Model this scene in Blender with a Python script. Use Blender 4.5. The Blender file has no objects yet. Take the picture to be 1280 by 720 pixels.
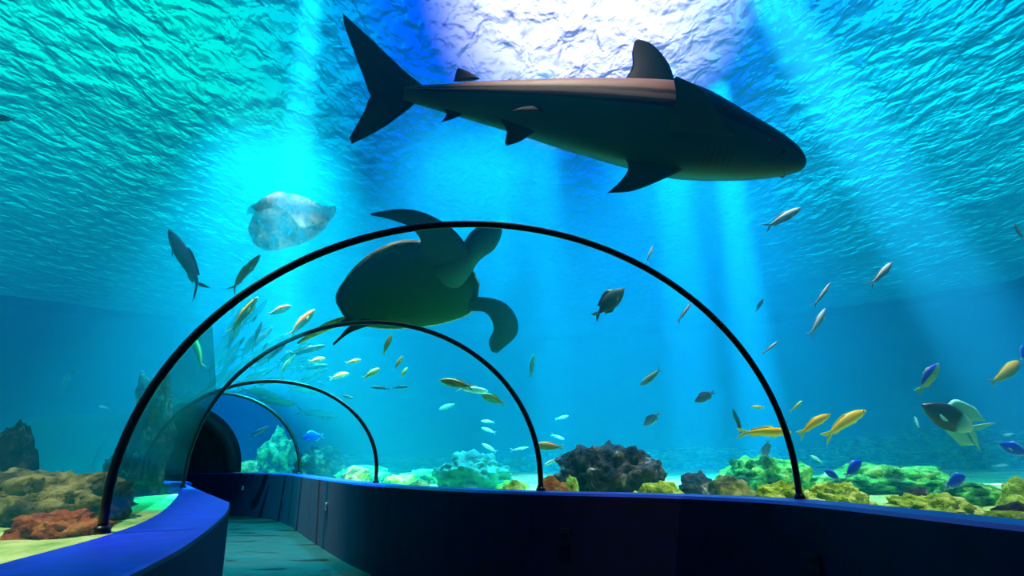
import bpy, bmesh, math, random
import numpy as np
from mathutils import Vector, Matrix, noise
random.seed(7)
S = bpy.context.scene
C = S.collection
PI = math.pi

# ------------------------------------------------------------------ camera
F, TH, ROLL, ZC = 738.1, 0.2763, 0.0158, 1.2511
c_, s_ = math.cos(TH), math.sin(TH)
cr, sr = math.cos(ROLL), math.sin(ROLL)
FW = Vector((0, c_, s_)); UP0 = Vector((0, -s_, c_)); RT0 = Vector((1, 0, 0))
RT = RT0 * cr - UP0 * sr
UP = RT0 * sr + UP0 * cr
EYE = Vector((0, 0, ZC))
cam = bpy.data.cameras.new('camera'); co = bpy.data.objects.new('camera', cam); C.objects.link(co)
co.matrix_world = Matrix(((RT.x, UP.x, -FW.x, EYE.x), (RT.y, UP.y, -FW.y, EYE.y), (RT.z, UP.z, -FW.z, EYE.z), (0, 0, 0, 1)))
cam.sensor_width = 36; cam.lens = F / 1280 * 36; cam.clip_start = 0.05; cam.clip_end = 200
S.camera = co

def pt(px, py, d):
    """world point at distance d along the view axis through a photo pixel"""
    return EYE + FW * d + RT * ((px - 640) / F * d) + UP * ((360 - py) / F * d)

def gr(px, py, z):
    v = pt(px, py, 1.0) - EYE
    t = (z - ZC) / v.z
    return EYE + v * t

# ------------------------------------------------------------------ helpers
def mesh(name, bm, mats, parent=None, smooth=True):
    me = bpy.data.meshes.new(name)
    bmesh.ops.recalc_face_normals(bm, faces=bm.faces)
    bm.to_mesh(me); bm.free()
    if not isinstance(mats, (list, tuple)): mats = [mats]
    for m in mats: me.materials.append(m)
    if smooth:
        for p in me.polygons: p.use_smooth = True
    o = bpy.data.objects.new(name, me); C.objects.link(o)
    if parent: o.parent = parent
    return o

def tag(o, label, cat, group=None, kind=None):
    o['label'] = label; o['category'] = cat
    if group: o['group'] = group
    if kind: o['kind'] = kind
    return o

def struct(o, label=None):
    o['kind'] = 'structure'
    if label: o['label'] = label
    return o

def empty(name, loc=(0, 0, 0)):
    o = bpy.data.objects.new(name, None); C.objects.link(o); o.location = loc
    o.empty_display_size = .1
    return o

def copy_tree(o, parent=None):
    c = o.copy(); C.objects.link(c)
    if parent: c.parent = parent
    for ch in list(o.children): copy_tree(ch, c)
    return c

def interp(pts, n):
    """Catmull-Rom through points -> n samples"""
    P = [np.array(p, float) for p in pts]
    P = [2 * P[0] - P[1]] + P + [2 * P[-1] - P[-2]]
    m = len(P) - 3
    out = []
    for k in range(n):
        u = k / (n - 1) * m; i = min(int(u), m - 1); t = u - i
        a, b, c, d = P[i:i + 4]
        out.append(.5 * ((2 * b) + (-a + c) * t + (2 * a - 5 * b + 4 * c - d) * t * t + (-a + 3 * b - 3 * c + d) * t ** 3))
    return out

def loft(bm, rings, cap=True, closed=True):
    R = [[bm.verts.new(Vector(p)) for p in r] for r in rings]
    n = len(R[0])
    for a, b in zip(R, R[1:]):
        for i in range(n if closed else n - 1):
            j = (i + 1) % n
            try: bm.faces.new((a[i], a[j], b[j], b[i]))
            except ValueError: pass
    if cap:
        for r in (R[0], R[-1]):
            try: bm.faces.new(r)
            except ValueError: pass
    return R

def fin(bm, lead, trail, th, nrm, n=12, k=10):
    """a fin with depth: lens sections between a leading and a trailing edge curve"""
    L = interp(lead, n); T = interp(trail, n); N = np.array(Vector(nrm).normalized())
    rings = []
    for q in range(n):
        a, b = L[q], T[q]; t = th * (1 - .75 * q / (n - 1))
        r = []
        for i in range(k):
            w = 2 * PI * i / k
            u = .5 - .5 * math.cos(w)
            r.append(a + (b - a) * u + N * (t * math.sin(w) * (1 - .45 * u)))
        rings.append(r)
    loft(bm, rings)

def tube(bm, pts, rad, k=12, cap=True):
    pts = [Vector(p) for p in pts]; rings = []
    prev = None
    for i, p in enumerate(pts):
        t = (pts[min(i + 1, len(pts) - 1)] - pts[max(i - 1, 0)]).normalized()
        if prev is None:
            ref = Vector((0, 0, 1)) if abs(t.z) < .9 else Vector((1, 0, 0))
            u = t.cross(ref).normalized()
        else:
            u = (prev - t * prev.dot(t)).normalized()
        prev = u; v = t.cross(u)
        r = rad[i] if isinstance(rad, (list, tuple)) else rad
        rings.append([p + (u * math.cos(2 * PI * j / k) + v * math.sin(2 * PI * j / k)) * r for j in range(k)])
    loft(bm, rings, cap)

def sphere(bm, c, r, u=12, v=8):
    m = Matrix.Translation(Vector(c)) @ Matrix.Diagonal(Vector((*(r if hasattr(r, '__len__') else (r, r, r)), 1)))
    bmesh.ops.create_uvsphere(bm, u_segments=u, v_segments=v, radius=1, matrix=m)

# ------------------------------------------------------------------ materials
def new_mat(name):
    m = bpy.data.materials.new(name); m.use_nodes = True
    nt = m.node_tree; b = nt.nodes['Principled BSDF']
    return m, nt, b

def simple(name, col, rough=.5, metal=0, var=.0, scale=20, bump=0, spec=.5):
    m, nt, b = new_mat(name)
    b.inputs['Roughness'].default_value = rough; b.inputs['Metallic'].default_value = metal
    b.inputs['Specular IOR Level'].default_value = spec
    b.inputs['Base Color'].default_value = (*col, 1)
    if var or bump:
        tc = nt.nodes.new('ShaderNodeTexCoord'); n = nt.nodes.new('ShaderNodeTexNoise'); n.inputs['Scale'].default_value = scale; n.inputs['Detail'].default_value = 5
        nt.links.new(tc.outputs['Object'], n.inputs['Vector'])
        if var:
            r = nt.nodes.new('ShaderNodeValToRGB')
            r.color_ramp.elements[0].position = .35; r.color_ramp.elements[1].position = .65
            r.color_ramp.elements[0].color = (*[c * (1 - var) for c in col], 1)
            r.color_ramp.elements[1].color = (*[min(1, c * (1 + var)) for c in col], 1)
            nt.links.new(n.outputs['Fac'], r.inputs['Fac']); nt.links.new(r.outputs['Color'], b.inputs['Base Color'])
        if bump:
            bp = nt.nodes.new('ShaderNodeBump'); bp.inputs['Strength'].default_value = bump; bp.inputs['Distance'].default_value = .02
            nt.links.new(n.outputs['Fac'], bp.inputs['Height']); nt.links.new(bp.outputs['Normal'], b.inputs['Normal'])
    return m

def ramp_mat(name, stops, axis=2, lo=-.2, hi=.2, rough=.45, nscale=14, namp=.06, spec=.5):
    """skin colour banded along one own axis of the animal, broken up by noise"""
    m, nt, b = new_mat(name)
    tc = nt.nodes.new('ShaderNodeTexCoord'); sp = nt.nodes.new('ShaderNodeSeparateXYZ')
    nt.links.new(tc.outputs['Object'], sp.inputs[0])
    mr = nt.nodes.new('ShaderNodeMapRange'); mr.inputs['From Min'].default_value = lo; mr.inputs['From Max'].default_value = hi
    nt.links.new(sp.outputs[axis], mr.inputs['Value'])
    n = nt.nodes.new('ShaderNodeTexNoise'); n.inputs['Scale'].default_value = nscale; n.inputs['Detail'].default_value = 4
    nt.links.new(tc.outputs['Object'], n.inputs['Vector'])
    a = nt.nodes.new('ShaderNodeMath'); a.operation = 'MULTIPLY_ADD'; a.inputs[1].default_value = namp * 2
    nt.links.new(n.outputs['Fac'], a.inputs[0])
    a2 = nt.nodes.new('ShaderNodeMath'); a2.operation = 'SUBTRACT'; a2.inputs[1].default_value = namp
    nt.links.new(mr.outputs[0], a2.inputs[0]); nt.links.new(a2.outputs[0], a.inputs[2])
    r = nt.nodes.new('ShaderNodeValToRGB'); e = r.color_ramp.elements
    e[0].position, e[0].color = stops[0][0], (*stops[0][1], 1)
    e[1].position, e[1].color = stops[-1][0], (*stops[-1][1], 1)
    for p, c in stops[1:-1]:
        x = e.new(p); x.color = (*c, 1)
    nt.links.new(a.outputs[0], r.inputs['Fac']); nt.links.new(r.outputs['Color'], b.inputs['Base Color'])
    b.inputs['Roughness'].default_value = rough; b.inputs['Specular IOR Level'].default_value = spec
    return m

def rock_mat(name, cols, scale=2.5, rough=.9):
    m, nt, b = new_mat(name)
    tc = nt.nodes.new('ShaderNodeTexCoord')
    n = nt.nodes.new('ShaderNodeTexNoise'); n.inputs['Scale'].default_value = scale; n.inputs['Detail'].default_value = 8; n.inputs['Roughness'].default_value = .65
    nt.links.new(tc.outputs['Object'], n.inputs['Vector'])
    r = nt.nodes.new('ShaderNodeValToRGB'); e = r.color_ramp.elements
    k = len(cols)
    e[0].position, e[0].color = .34, (*cols[0], 1); e[1].position, e[1].color = .66, (*cols[-1], 1)
    for i, c in enumerate(cols[1:-1]):
        x = e.new(.34 + .32 * (i + 1) / (k - 1)); x.color = (*c, 1)
    nt.links.new(n.outputs['Fac'], r.inputs['Fac']); nt.links.new(r.outputs['Color'], b.inputs['Base Color'])
    bp = nt.nodes.new('ShaderNodeBump'); bp.inputs['Strength'].default_value = .8; bp.inputs['Distance'].default_value = .06
    n2 = nt.nodes.new('ShaderNodeTexNoise'); n2.inputs['Scale'].default_value = scale * 5; n2.inputs['Detail'].default_value = 5
    nt.links.new(tc.outputs['Object'], n2.inputs['Vector'])
    nt.links.new(n2.outputs['Fac'], bp.inputs['Height']); nt.links.new(bp.outputs['Normal'], b.inputs['Normal'])
    b.inputs['Roughness'].default_value = rough; b.inputs['Specular IOR Level'].default_value = .2
    return m

# ------------------------------------------------------------------ tunnel frame data (hoop feet on the parapets)
ZP = .95
HOOPS = [  # right foot, width, heading angle of the hoop plane, rise, stem
    (Vector((1.844, 4.062, ZP)), 3.875, .3436, 1.662, .116, .021),
    (Vector((.2236, 5.449, ZP)), 4.37, -.3938, 1.709, .124, .024),
    (Vector((-1.7262, 7.704, ZP)), 3.028, -.0563, 1.288, .152, .024),
    (Vector((-4.4412, 12.722, ZP)), 3.62, .1297, 1.654, .02, .035),
]
def hoop_pts(h, n=64, dr=0):
    R, W, a, rise, stem, _ = h
    d = Vector((math.cos(a), math.sin(a), 0)); ctr = R - d * W / 2
    w = W / 2 + dr; rr = rise - stem + dr
    P = [ctr + d * w]
    for i in range(n + 1):
        t = PI * i / n
        P.append(ctr + d * (w * math.cos(t)) + Vector((0, 0, stem + rr * math.sin(t))))
    P.append(ctr - d * w)
    return P
H0 = (Vector((2.35, -3.0, ZP)), 4.0, .02, 1.66, .12, .021)
H5 = (Vector((-7.0, 15.0, ZP)), 2.4, .7, 1.3, .1, .09)
ALLH = [H0] + HOOPS + [H5]

SURF = 7.4
BED = .78

# ------------------------------------------------------------------ setting
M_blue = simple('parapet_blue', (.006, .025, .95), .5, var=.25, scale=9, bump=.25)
M_face = simple('parapet_face_shade', (.0008, .003, .045), .7, var=.3, scale=6)  # parapet blue darkened on the sides: shade of the averted faces painted in
M_hoop = simple('black_hoop_metal', (.004, .005, .006), .38, spec=.4)
M_floor = simple('tunnel_floor_teal', (.0004, .008, .010), .7, var=.3, scale=3, spec=.15)
M_wall = simple('tank_wall_blue_paint', (.003, .07, .2), .9, var=.1, scale=.4)
def sand_material():
    m = rock_mat('green_sand', [(.1, .35, .08), (.55, .7, .15), (.9, .95, .35)], 1.6)
    return m
M_sand = sand_material()

def water_surface_material():
    m = bpy.data.materials.new('water_surface'); m.use_nodes = True; nt = m.node_tree
    for n in list(nt.nodes): nt.nodes.remove(n)
    out = nt.nodes.new('ShaderNodeOutputMaterial')
    mix = nt.nodes.new('ShaderNodeMixShader')
    tr = nt.nodes.new('ShaderNodeBsdfTransparent'); gl = nt.nodes.new('ShaderNodeBsdfGlass')
    gl.inputs['IOR'].default_value = 1.2; gl.inputs['Roughness'].default_value = .02
    gl.inputs['Color'].default_value = (.8, .97, 1, 1)
    tr.inputs['Color'].default_value = (.85, .97, 1, 1)
    geo = nt.nodes.new('ShaderNodeNewGeometry')
    mp = nt.nodes.new('ShaderNodeMapping'); mp.inputs['Rotation'].default_value = (0, 0, .5); mp.inputs['Scale'].default_value = (1, .62, 1)
    nt.links.new(geo.outputs['Position'], mp.inputs['Vector'])
    n = nt.nodes.new('ShaderNodeTexNoise'); n.inputs['Scale'].default_value = 3.2; n.inputs['Detail'].default_value = 2.5; n.inputs['Distortion'].default_value = .3
    nt.links.new(mp.outputs[0], n.inputs['Vector'])
    bp = nt.nodes.new('ShaderNodeBump'); bp.inputs['Strength'].default_value = 1; bp.inputs['Distance'].default_value = .2
    nt.links.new(n.outputs['Fac'], bp.inputs['Height'])
    nt.links.new(bp.outputs['Normal'], gl.inputs['Normal'])
    lw = nt.nodes.new('ShaderNodeLayerWeight'); lw.inputs['Blend'].default_value = .5; nt.links.new(bp.outputs['Normal'], lw.inputs['Normal'])
    mr = nt.nodes.new('ShaderNodeMapRange'); mr.inputs['From Min'].default_value = .3; mr.inputs['From Max'].default_value = .7; mr.inputs['To Min'].default_value = .15; mr.inputs['To Max'].default_value = .9
    nt.links.new(lw.outputs['Facing'], mr.inputs['Value']); nt.links.new(mr.outputs[0], mix.inputs[0])
    nt.links.new(tr.outputs[0], mix.inputs[1]); nt.links.new(gl.outputs[0], mix.inputs[2]); nt.links.new(mix.outputs[0], out.inputs['Surface'])
    return m

# water surface: real waves
bm = bmesh.new()
N = 170; HALF = 34
g = [[None] * (N + 1) for _ in range(N + 1)]
for i in range(N + 1):
    for j in range(N + 1):
        x = -HALF + 2 * HALF * i / N; y = -HALF + 2 * HALF * j / N + 4
        z = SURF + .16 * noise.noise(Vector((x * .45, y * .35, 1))) + .07 * noise.noise(Vector((x * 1.1 + 5, y * .9, 3)))
        g[i][j] = bm.verts.new((x, y, z))
for i in range(N):
    for j in range(N):
        bm.faces.new((g[i][j], g[i + 1][j], g[i + 1][j + 1], g[i][j + 1]))
struct(mesh('water_surface', bm, water_surface_material()), 'rippled water surface overhead')

# tank wall: closed ring of painted wall around the water
bm = bmesh.new()
WC = Vector((0, 5, 0)); WR = 27
ring = []
for i in range(96):
    a = 2 * PI * i / 96
    ring.append((WC.x + WR * math.cos(a), WC.y + WR * math.sin(a)))
ro = [(WC.x + (WR + .4) * math.cos(2 * PI * i / 96), WC.y + (WR + .4) * math.sin(2 * PI * i / 96)) for i in range(96)]
A = [[bm.verts.new((x, y, z)) for x, y in r] for r, z in ((ring, -.1), (ring, SURF + .35), (ro, SURF + .35), (ro, -.1))]
for a in range(4):
    b = (a + 1) % 4
    for i in range(96):
        j = (i + 1) % 96
        bm.faces.new((A[a][i], A[a][j], A[b][j], A[b][i]))
struct(mesh('wall_back', bm, M_wall), 'far blue painted tank wall')

# parapets -------------------------------------------------------------
def offset_line(P, d):
    out = []
    for i, p in enumerate(P):
        t = (P[min(i + 1, len(P) - 1)] - P[max(i - 1, 0)]); t.z = 0; t.normalize()
        n = Vector((-t.y, t.x, 0))
        out.append(p + n * d)
    return out
rb = [Vector((2.45, -4, 0)), Vector((2.5, -1, 0)), Vector((2.42, 1.2, 0)), Vector((2.16, 2.75, 0)), Vector((1.844, 4.03, 0)), Vector((1.12, 4.85, 0)), Vector((.2236, 5.449, 0)),
      Vector((-.75, 6.4, 0)), Vector((-1.73, 7.72, 0)), Vector((-3.1, 10.2, 0)), Vector((-4.44, 12.74, 0)), Vector((-5.5, 14.1, 0)), Vector((-7.0, 15.05, 0)), Vector((-9, 15.9, 0)), Vector((-12, 16.3, 0))]
rb = [Vector(p) for p in interp(rb, 90)]
back = offset_line(rb, -.06); front = offset_line(rb, .2)
LO = [gr(*p, ZP) for p in ((-60, 722), (0, 703), (128, 669), (190, 645), (214, 627), (226, 611), (230, 604))]
LI = [gr(*p, ZP) for p in ((288, 627), (285, 638), (268, 655), (234, 680), (190, 704), (150, 724))]
def strip_wall(name, back, front, mtop, mface, z0, z1, bev=.02):
    """low wall: top ledge faces use the first material, sides the second"""
    bm = bmesh.new()
    rows = []
    for b, f in zip(back, front):
        rows.append([bm.verts.new((b.x, b.y, z0)), bm.verts.new((b.x, b.y, z1 - bev)), bm.verts.new((b.x + (f.x - b.x) * .08, b.y + (f.y - b.y) * .08, z1)),
                     bm.verts.new((f.x + (b.x - f.x) * .08, f.y + (b.y - f.y) * .08, z1)), bm.verts.new((f.x, f.y, z1 - bev)), bm.verts.new((f.x, f.y, z0))])
    for a, b in zip(rows, rows[1:]):
        for i in range(5):
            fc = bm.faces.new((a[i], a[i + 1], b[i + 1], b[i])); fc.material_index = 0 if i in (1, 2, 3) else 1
    for r in (rows[0], rows[-1]): bm.faces.new(r)
    return mesh(name, bm, [mtop, mface], smooth=False)
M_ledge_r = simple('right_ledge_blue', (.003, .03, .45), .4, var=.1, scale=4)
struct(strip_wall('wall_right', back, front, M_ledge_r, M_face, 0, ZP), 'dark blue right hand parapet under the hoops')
# left parapet: outline polygon extruded, rounded inner corner
lo = [Vector((-2.0, -4, 0)), Vector((-1.75, -1, 0))] + [Vector(p) for p in interp(LO, 24)]
li = [Vector(p) for p in interp(LI, 24)] + [Vector((-1.0, .6, 0)), Vector((-1.05, -1.5, 0)), Vector((-1.3, -4, 0))]
bm = bmesh.new()
ol = [(p.x, p.y) for p in lo] + [(p.x, p.y) for p in li]
cen = Vector((sum(x for x, y in ol) / len(ol), sum(y for x, y in ol) / len(ol)))
b0 = [bm.verts.new((x, y, 0)) for x, y in ol]; t1 = [bm.verts.new((x, y, ZP)) for x, y in ol]
n = len(ol)
for i in range(n):
    j = (i + 1) % n
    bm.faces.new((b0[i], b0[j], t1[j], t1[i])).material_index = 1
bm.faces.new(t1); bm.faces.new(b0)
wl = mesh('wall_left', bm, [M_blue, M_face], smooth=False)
bv = wl.modifiers.new('b', 'BEVEL'); bv.width = .025; bv.segments = 2; bv.limit_method = 'ANGLE'; bv.angle_limit = .8
struct(wl, 'bright blue left hand parapet ledge')
# second piece of the inner parapet beyond the bend
q = [gr(226, 603, ZP), Vector((-6.5, 10.6, 0)), Vector((-8.05, 12.2, 0)), Vector((-8.95, 13.4, 0)), Vector((-10.4, 14.1, 0)), Vector((-13, 14.5, 0))]
q[0] = Vector((q[0].x, q[0].y, 0))
q = [Vector(p) for p in interp(q, 30)]
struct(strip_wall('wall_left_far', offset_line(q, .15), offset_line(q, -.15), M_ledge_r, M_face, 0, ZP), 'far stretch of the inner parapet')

# tunnel floor
bm = bmesh.new()
v = [bm.verts.new(p) for p in ((-30, -8, 0), (8, -8, 0), (8, 30, 0), (-30, 30, 0))]
bm.faces.new(v)
struct(mesh('floor', bm, M_floor, smooth=False), 'dark teal tunnel floor')

# sea bed: ring of ground outside the parapets
def in_poly(x, y, poly):
    c = False; j = len(poly) - 1
    for i in range(len(poly)):
        xi, yi = poly[i]; xj, yj = poly[j]
        if (yi > y) != (yj > y) and x < (xj - xi) * (y - yi) / (yj - yi) + xi: c = not c
        j = i
    return c
cor = [(p.x, p.y) for p in rb] + [(-13.2, 16.3), (-13.2, 14.5)] + [(p.x, p.y) for p in reversed(q)] + [(p.x, p.y) for p in reversed(lo[2:-1])] + [(-1.85, -1), (-2.1, -4)]
def dist_poly(x, y, poly):
    best = 1e9; p = Vector((x, y))
    for i in range(len(poly)):
        a = Vector(poly[i]); b = Vector(poly[(i + 1) % len(poly)]); ab = b - a
        t = max(0, min(1, (p - a).dot(ab) / max(ab.length_squared, 1e-9)))
        best = min(best, (p - a - ab * t).length)
    return best
def bed_z(x, y):
    return BED + .05 * noise.noise(Vector((x * .8, y * .8, 0))) + .02 * noise.noise(Vector((x * 3, y * 3, 5)))
# triangulated: boundary of corridor + outer circle, grid points outside
import mathutils.geometry as mg
pts2 = [Vector(p) for p in cor]; nc = len(pts2)
edges = [(i, (i + 1) % nc) for i in range(nc)]
for i in range(96):
    a = 2 * PI * i / 96; pts2.append(Vector((WC.x + (WR + .1) * math.cos(a), WC.y + (WR + .1) * math.sin(a))))
edges += [(nc + i, nc + (i + 1) % 96) for i in range(96)]
yy = -6.0
while yy < 31:
    st = .28 if yy < 16 else .8
    xx = -24.0
    while xx < 24:
        if (xx - WC.x) ** 2 + (yy - WC.y) ** 2 < (WR - .5) ** 2 and not in_poly(xx, yy, cor):
            if dist_poly(xx, yy, cor) > .12: pts2.append(Vector((xx + random.uniform(-.05, .05), yy + random.uniform(-.05, .05))))
        xx += st if abs(xx) < 10 else .9
    yy += st
vs, es, fs, *_ = mg.delaunay_2d_cdt(pts2, edges, [], 0, 1e-5)
bm = bmesh.new()
bv_ = [bm.verts.new((p.x, p.y, bed_z(p.x, p.y))) for p in vs]
for f in fs:
    cx = sum(vs[i].x for i in f) / 3; cy = sum(vs[i].y for i in f) / 3
    if not in_poly(cx, cy, cor): bm.faces.new([bv_[i] for i in f])
bmesh.ops.delete(bm, geom=[v for v in bm.verts if not v.link_faces], context='VERTS')
struct(mesh('ground', bm, M_sand), 'yellow green sandy bed of the tank')

# hoops ------------------------------------------------------------------
HL = ['widest black hoop arching over the whole tunnel nearest the viewer', 'second black hoop passing under the turtle',
      'third smaller black hoop below the school of fish', 'fourth black hoop near the dark end of the tunnel']
for i, h in enumerate(HOOPS):
    hp_ = hoop_pts(h); hp_[0].z += .006; hp_[-1].z += .006
    bm = bmesh.new(); tube(bm, hp_, h[5], 14)
    root = empty('tunnel_hoop', h[0] - Vector((math.cos(h[2]), math.sin(h[2]), 0)) * h[1] / 2)
    tag(root, HL[i], 'hoop', 'black hoops holding the clear tunnel')
    r = mesh('arch_rib', bm, M_hoop); r.parent = root; r.matrix_parent_inverse = Matrix.Translation(-root.location)
    for sgn in (0, 1):
        foot = h[0] - Vector((math.cos(h[2]), math.sin(h[2]), 0)) * h[1] * sgn
        bm = bmesh.new()
        bmesh.ops.create_cone(bm, cap_ends=True, segments=16, radius1=h[5] * 1.8, radius2=h[5] * 1.35, depth=.03, matrix=Matrix.Translation(foot + Vector((0, 0, .018))))
        r = mesh('foot_collar', bm, M_hoop); r.parent = root; r.matrix_parent_inverse = Matrix.Translation(-root.location)

# clear acrylic panes between hoops ---------------------------------------
def clear_mat():
    m = bpy.data.materials.new('clear_acrylic'); m.use_nodes = True; nt = m.node_tree
    for n in list(nt.nodes): nt.nodes.remove(n)
    o = nt.nodes.new('ShaderNodeOutputMaterial'); t = nt.nodes.new('ShaderNodeBsdfTransparent'); t.inputs[0].default_value = (.99, 1, 1, 1)
    nt.links.new(t.outputs[0], o.inputs[0]); return m
def reflective_mat():
    m = bpy.data.materials.new('reflecting_acrylic'); m.use_nodes = True; nt = m.node_tree
    for n in list(nt.nodes): nt.nodes.remove(n)
    o = nt.nodes.new('ShaderNodeOutputMaterial'); t = nt.nodes.new('ShaderNodeBsdfTransparent'); t.inputs[0].default_value = (.66, .82, .72, 1)
    g_ = nt.nodes.new('ShaderNodeBsdfGlossy'); g_.inputs['Roughness'].default_value = .15; g_.inputs['Color'].default_value = (.25, .3, .28, 1)
    lw = nt.nodes.new('ShaderNodeFresnel'); lw.inputs['IOR'].default_value = 1.2
    mx = nt.nodes.new('ShaderNodeMixShader')
    hf = nt.nodes.new('ShaderNodeMath'); hf.operation = 'MULTIPLY'; hf.inputs[1].default_value = .45; nt.links.new(lw.outputs[0], hf.inputs[0]); nt.links.new(hf.outputs[0], mx.inputs[0]); nt.links.new(t.outputs[0], mx.inputs[1]); nt.links.new(g_.outputs[0], mx.inputs[2]); nt.links.new(mx.outputs[0], o.inputs[0])
    return m
M_clear = clear_mat(); M_refl = reflective_mat()
def pane(name, ha, hb, t0, t1, mat, label, n=28, inset=0.0, nl=10):
    bm = bmesh.new()
    A = hoop_pts(ha, 64, inset); B = hoop_pts(hb, 64, inset)
    i0, i1 = round(t0 * (len(A) - 1)), round(t1 * (len(A) - 1))
    rows = []
    for k in range(nl + 1):
        s = .012 + .976 * k / nl
        rows.append([bm.verts.new(A[i] * (1 - s) + B[i] * s) for i in range(i0, i1 + 1)])
    for a, b in zip(rows, rows[1:]):
        for i in range(len(a) - 1): bm.faces.new((a[i], a[i + 1], b[i + 1], b[i]))
    o = mesh(name, bm, mat)
    return struct(o, label)
SPLIT = .8
names = ['overhead', 'second', 'third', 'fourth', 'last']
for i, (a, b) in enumerate(zip(ALLH, ALLH[1:])):
    if i == 1:
        pane('window_%d' % (i + 1), a, b, 0, SPLIT, M_clear, 'clear bent acrylic crown of the %s bay' % names[i])
        pane('window_6', a, b, SPLIT, 1, M_refl, 'reflecting acrylic flank behind the first hoop on its left')
    else:
        pane('window_%d' % (i + 1), a, b, 0, 1, M_clear, 'clear bent acrylic sheet of the %s bay' % names[i])

# dark portal at the tunnel's end -------------------------------------------
M_dark = simple('dark_portal_paint', (.006, .012, .018), .6)
M_dark2 = simple('dark_tunnel_lining', (.006, .02, .03), .7, var=.4, scale=3)
bm = bmesh.new()
ha = H5; hb = (H5[0] + Vector((-2.3, 1.0, 0)), 2.2, 1.1, 1.3, .1, .09)
hc = (H5[0] + Vector((-5.0, 1.4, 0)), 2.0, 1.4, 1.3, .1, .09)
rows = []
for h in (ha, hb, hc):
    rows.append(hoop_pts(h, 40, .0))
rings = []
outer = [hoop_pts(h, 40, .14) for h in (ha, hb, hc)]
loft(bm, rows, False, False)
loft(bm, outer, False, False)
struct(mesh('wall_end', bm, M_dark2), 'opaque dark lining of the far tunnel stretch')
bm = bmesh.new()
pi = hoop_pts(ha, 48, -.02); po = hoop_pts(ha, 48, .32)
dr = Vector((-math.sin(.7), math.cos(.7), 0)) * .3
rings = [[a, b, b + dr, a + dr] for a, b in zip(pi, po)]
loft(bm, rings)
struct(mesh('trim_1', bm, M_dark), 'thick black round-topped portal where the clear tunnel ends')

# ------------------------------------------------------------------ water body (haze of the tank), tunnel air carved out
def water_volume():
    m = bpy.data.materials.new('tank_water'); m.use_nodes = True; nt = m.node_tree
    for n in list(nt.nodes): nt.nodes.remove(n)
    o = nt.nodes.new('ShaderNodeOutputMaterial')
    a = nt.nodes.new('ShaderNodeVolumeScatter'); a.inputs['Color'].default_value = (.02, .74, 1.0, 1); a.inputs['Density'].default_value = VD; a.inputs['Anisotropy'].default_value = .35
    b = nt.nodes.new('ShaderNodeVolumeAbsorption'); b.inputs['Color'].default_value = (.2, .58, .955, 1); b.inputs['Density'].default_value = .09
    ad = nt.nodes.new('ShaderNodeAddShader')
    nt.links.new(a.outputs[0], ad.inputs[0]); nt.links.new(b.outputs[0], ad.inputs[1]); nt.links.new(ad.outputs[0], o.inputs['Volume'])
    m.cycles.homogeneous_volume = True
    return m
VD = .038
bm = bmesh.new()
r0 = [Vector((WC.x + (WR - .02) * math.cos(2 * PI * i / 64), WC.y + (WR - .02) * math.sin(2 * PI * i / 64), 0)) for i in range(64)]
loft(bm, [[p + Vector((0, 0, -.2)) for p in r0], [p + Vector((0, 0, SURF - .3)) for p in r0]])
air = []
for h in ALLH:
    P = hoop_pts(h, 32, -.04)
    P = [Vector((P[0].x, P[0].y, -.1))] + P + [Vector((P[-1].x, P[-1].y, -.1))]
    air.append(P)
me_r = loft(bm, air)
vol = mesh('water_body', bm, water_volume(), smooth=False)
# make the carved shell face inwards
bm = bmesh.new(); bm.from_mesh(vol.data); bm.normal_update()
isl = [f for f in bm.faces if all(v.co.z < 3.2 and (v.co - Vector((WC.x, WC.y, v.co.z))).length < WR - 1 for v in f.verts)]
flip = [f for f in isl]
# decide orientation by signed volume
sv = sum(f.calc_center_median().dot(f.normal) * f.calc_area() for f in isl)
if sv > 0: bmesh.ops.reverse_faces(bm, faces=flip)
bm.to_mesh(vol.data); bm.free()
struct(vol, 'hazy blue green water of the tank')

# ------------------------------------------------------------------ rocks and reef
def rock_bm(c, r, seed, sub=4, rough=.35, fr=1.4, ridge=.0):
    bm = bmesh.new(); bmesh.ops.create_icosphere(bm, subdivisions=sub, radius=1)
    rr = Vector(r); mn = min(rr)
    for v in bm.verts:
        d = v.co.copy()
        k = 1 + rough * noise.fractal(d * fr + Vector((seed * 7.3, seed, 0)), 1, 2, 4) + rough * .5 * noise.noise(d * fr * 3.1 + Vector((seed, 3, 1)))
        k += ridge * abs(noise.noise(d * fr * 6 + Vector((seed, 0, 9))))
        v.co = Vector((d.x * rr.x, d.y * rr.y, d.z * rr.z)) * k
    for v in bm.verts: v.co += Vector(c)
    return bm
M_green = rock_mat('green_algae_rock', [(.006, .03, .02), (.02, .16, .03), (.12, .6, .08), (.5, .8, .2)], 4)
M_bright = rock_mat('yellow_green_coral', [(.05, .16, .02), (.45, .6, .04), (.95, .95, .3)], 6)
M_brown = rock_mat('brown_reef_rock', [(.012, .012, .01), (.07, .07, .02), (.3, .26, .06), (.5, .4, .15)], 3.5)
M_darkr = rock_mat('dark_reef_rock', [(.006, .008, .015), (.012, .016, .022), (.06, .05, .05), (.45, .35, .28)], 4.5)
M_orange = rock_mat('orange_coral', [(.3, .06, .02), (.6, .2, .05), (.75, .5, .2)], 5)
M_teal = rock_mat('teal_rock', [(.01, .08, .08), (.02, .16, .12), (.05, .3, .2)], 2)
M_bluecoral = rock_mat('violet_blue_coral', [(.01, .02, .3), (.03, .05, .7), (.25, .3, .9)], 5)
M_redrock = rock_mat('red_brown_coral', [(.06, .02, .01), (.45, .08, .02), (.7, .25, .06)], 6)
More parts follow.
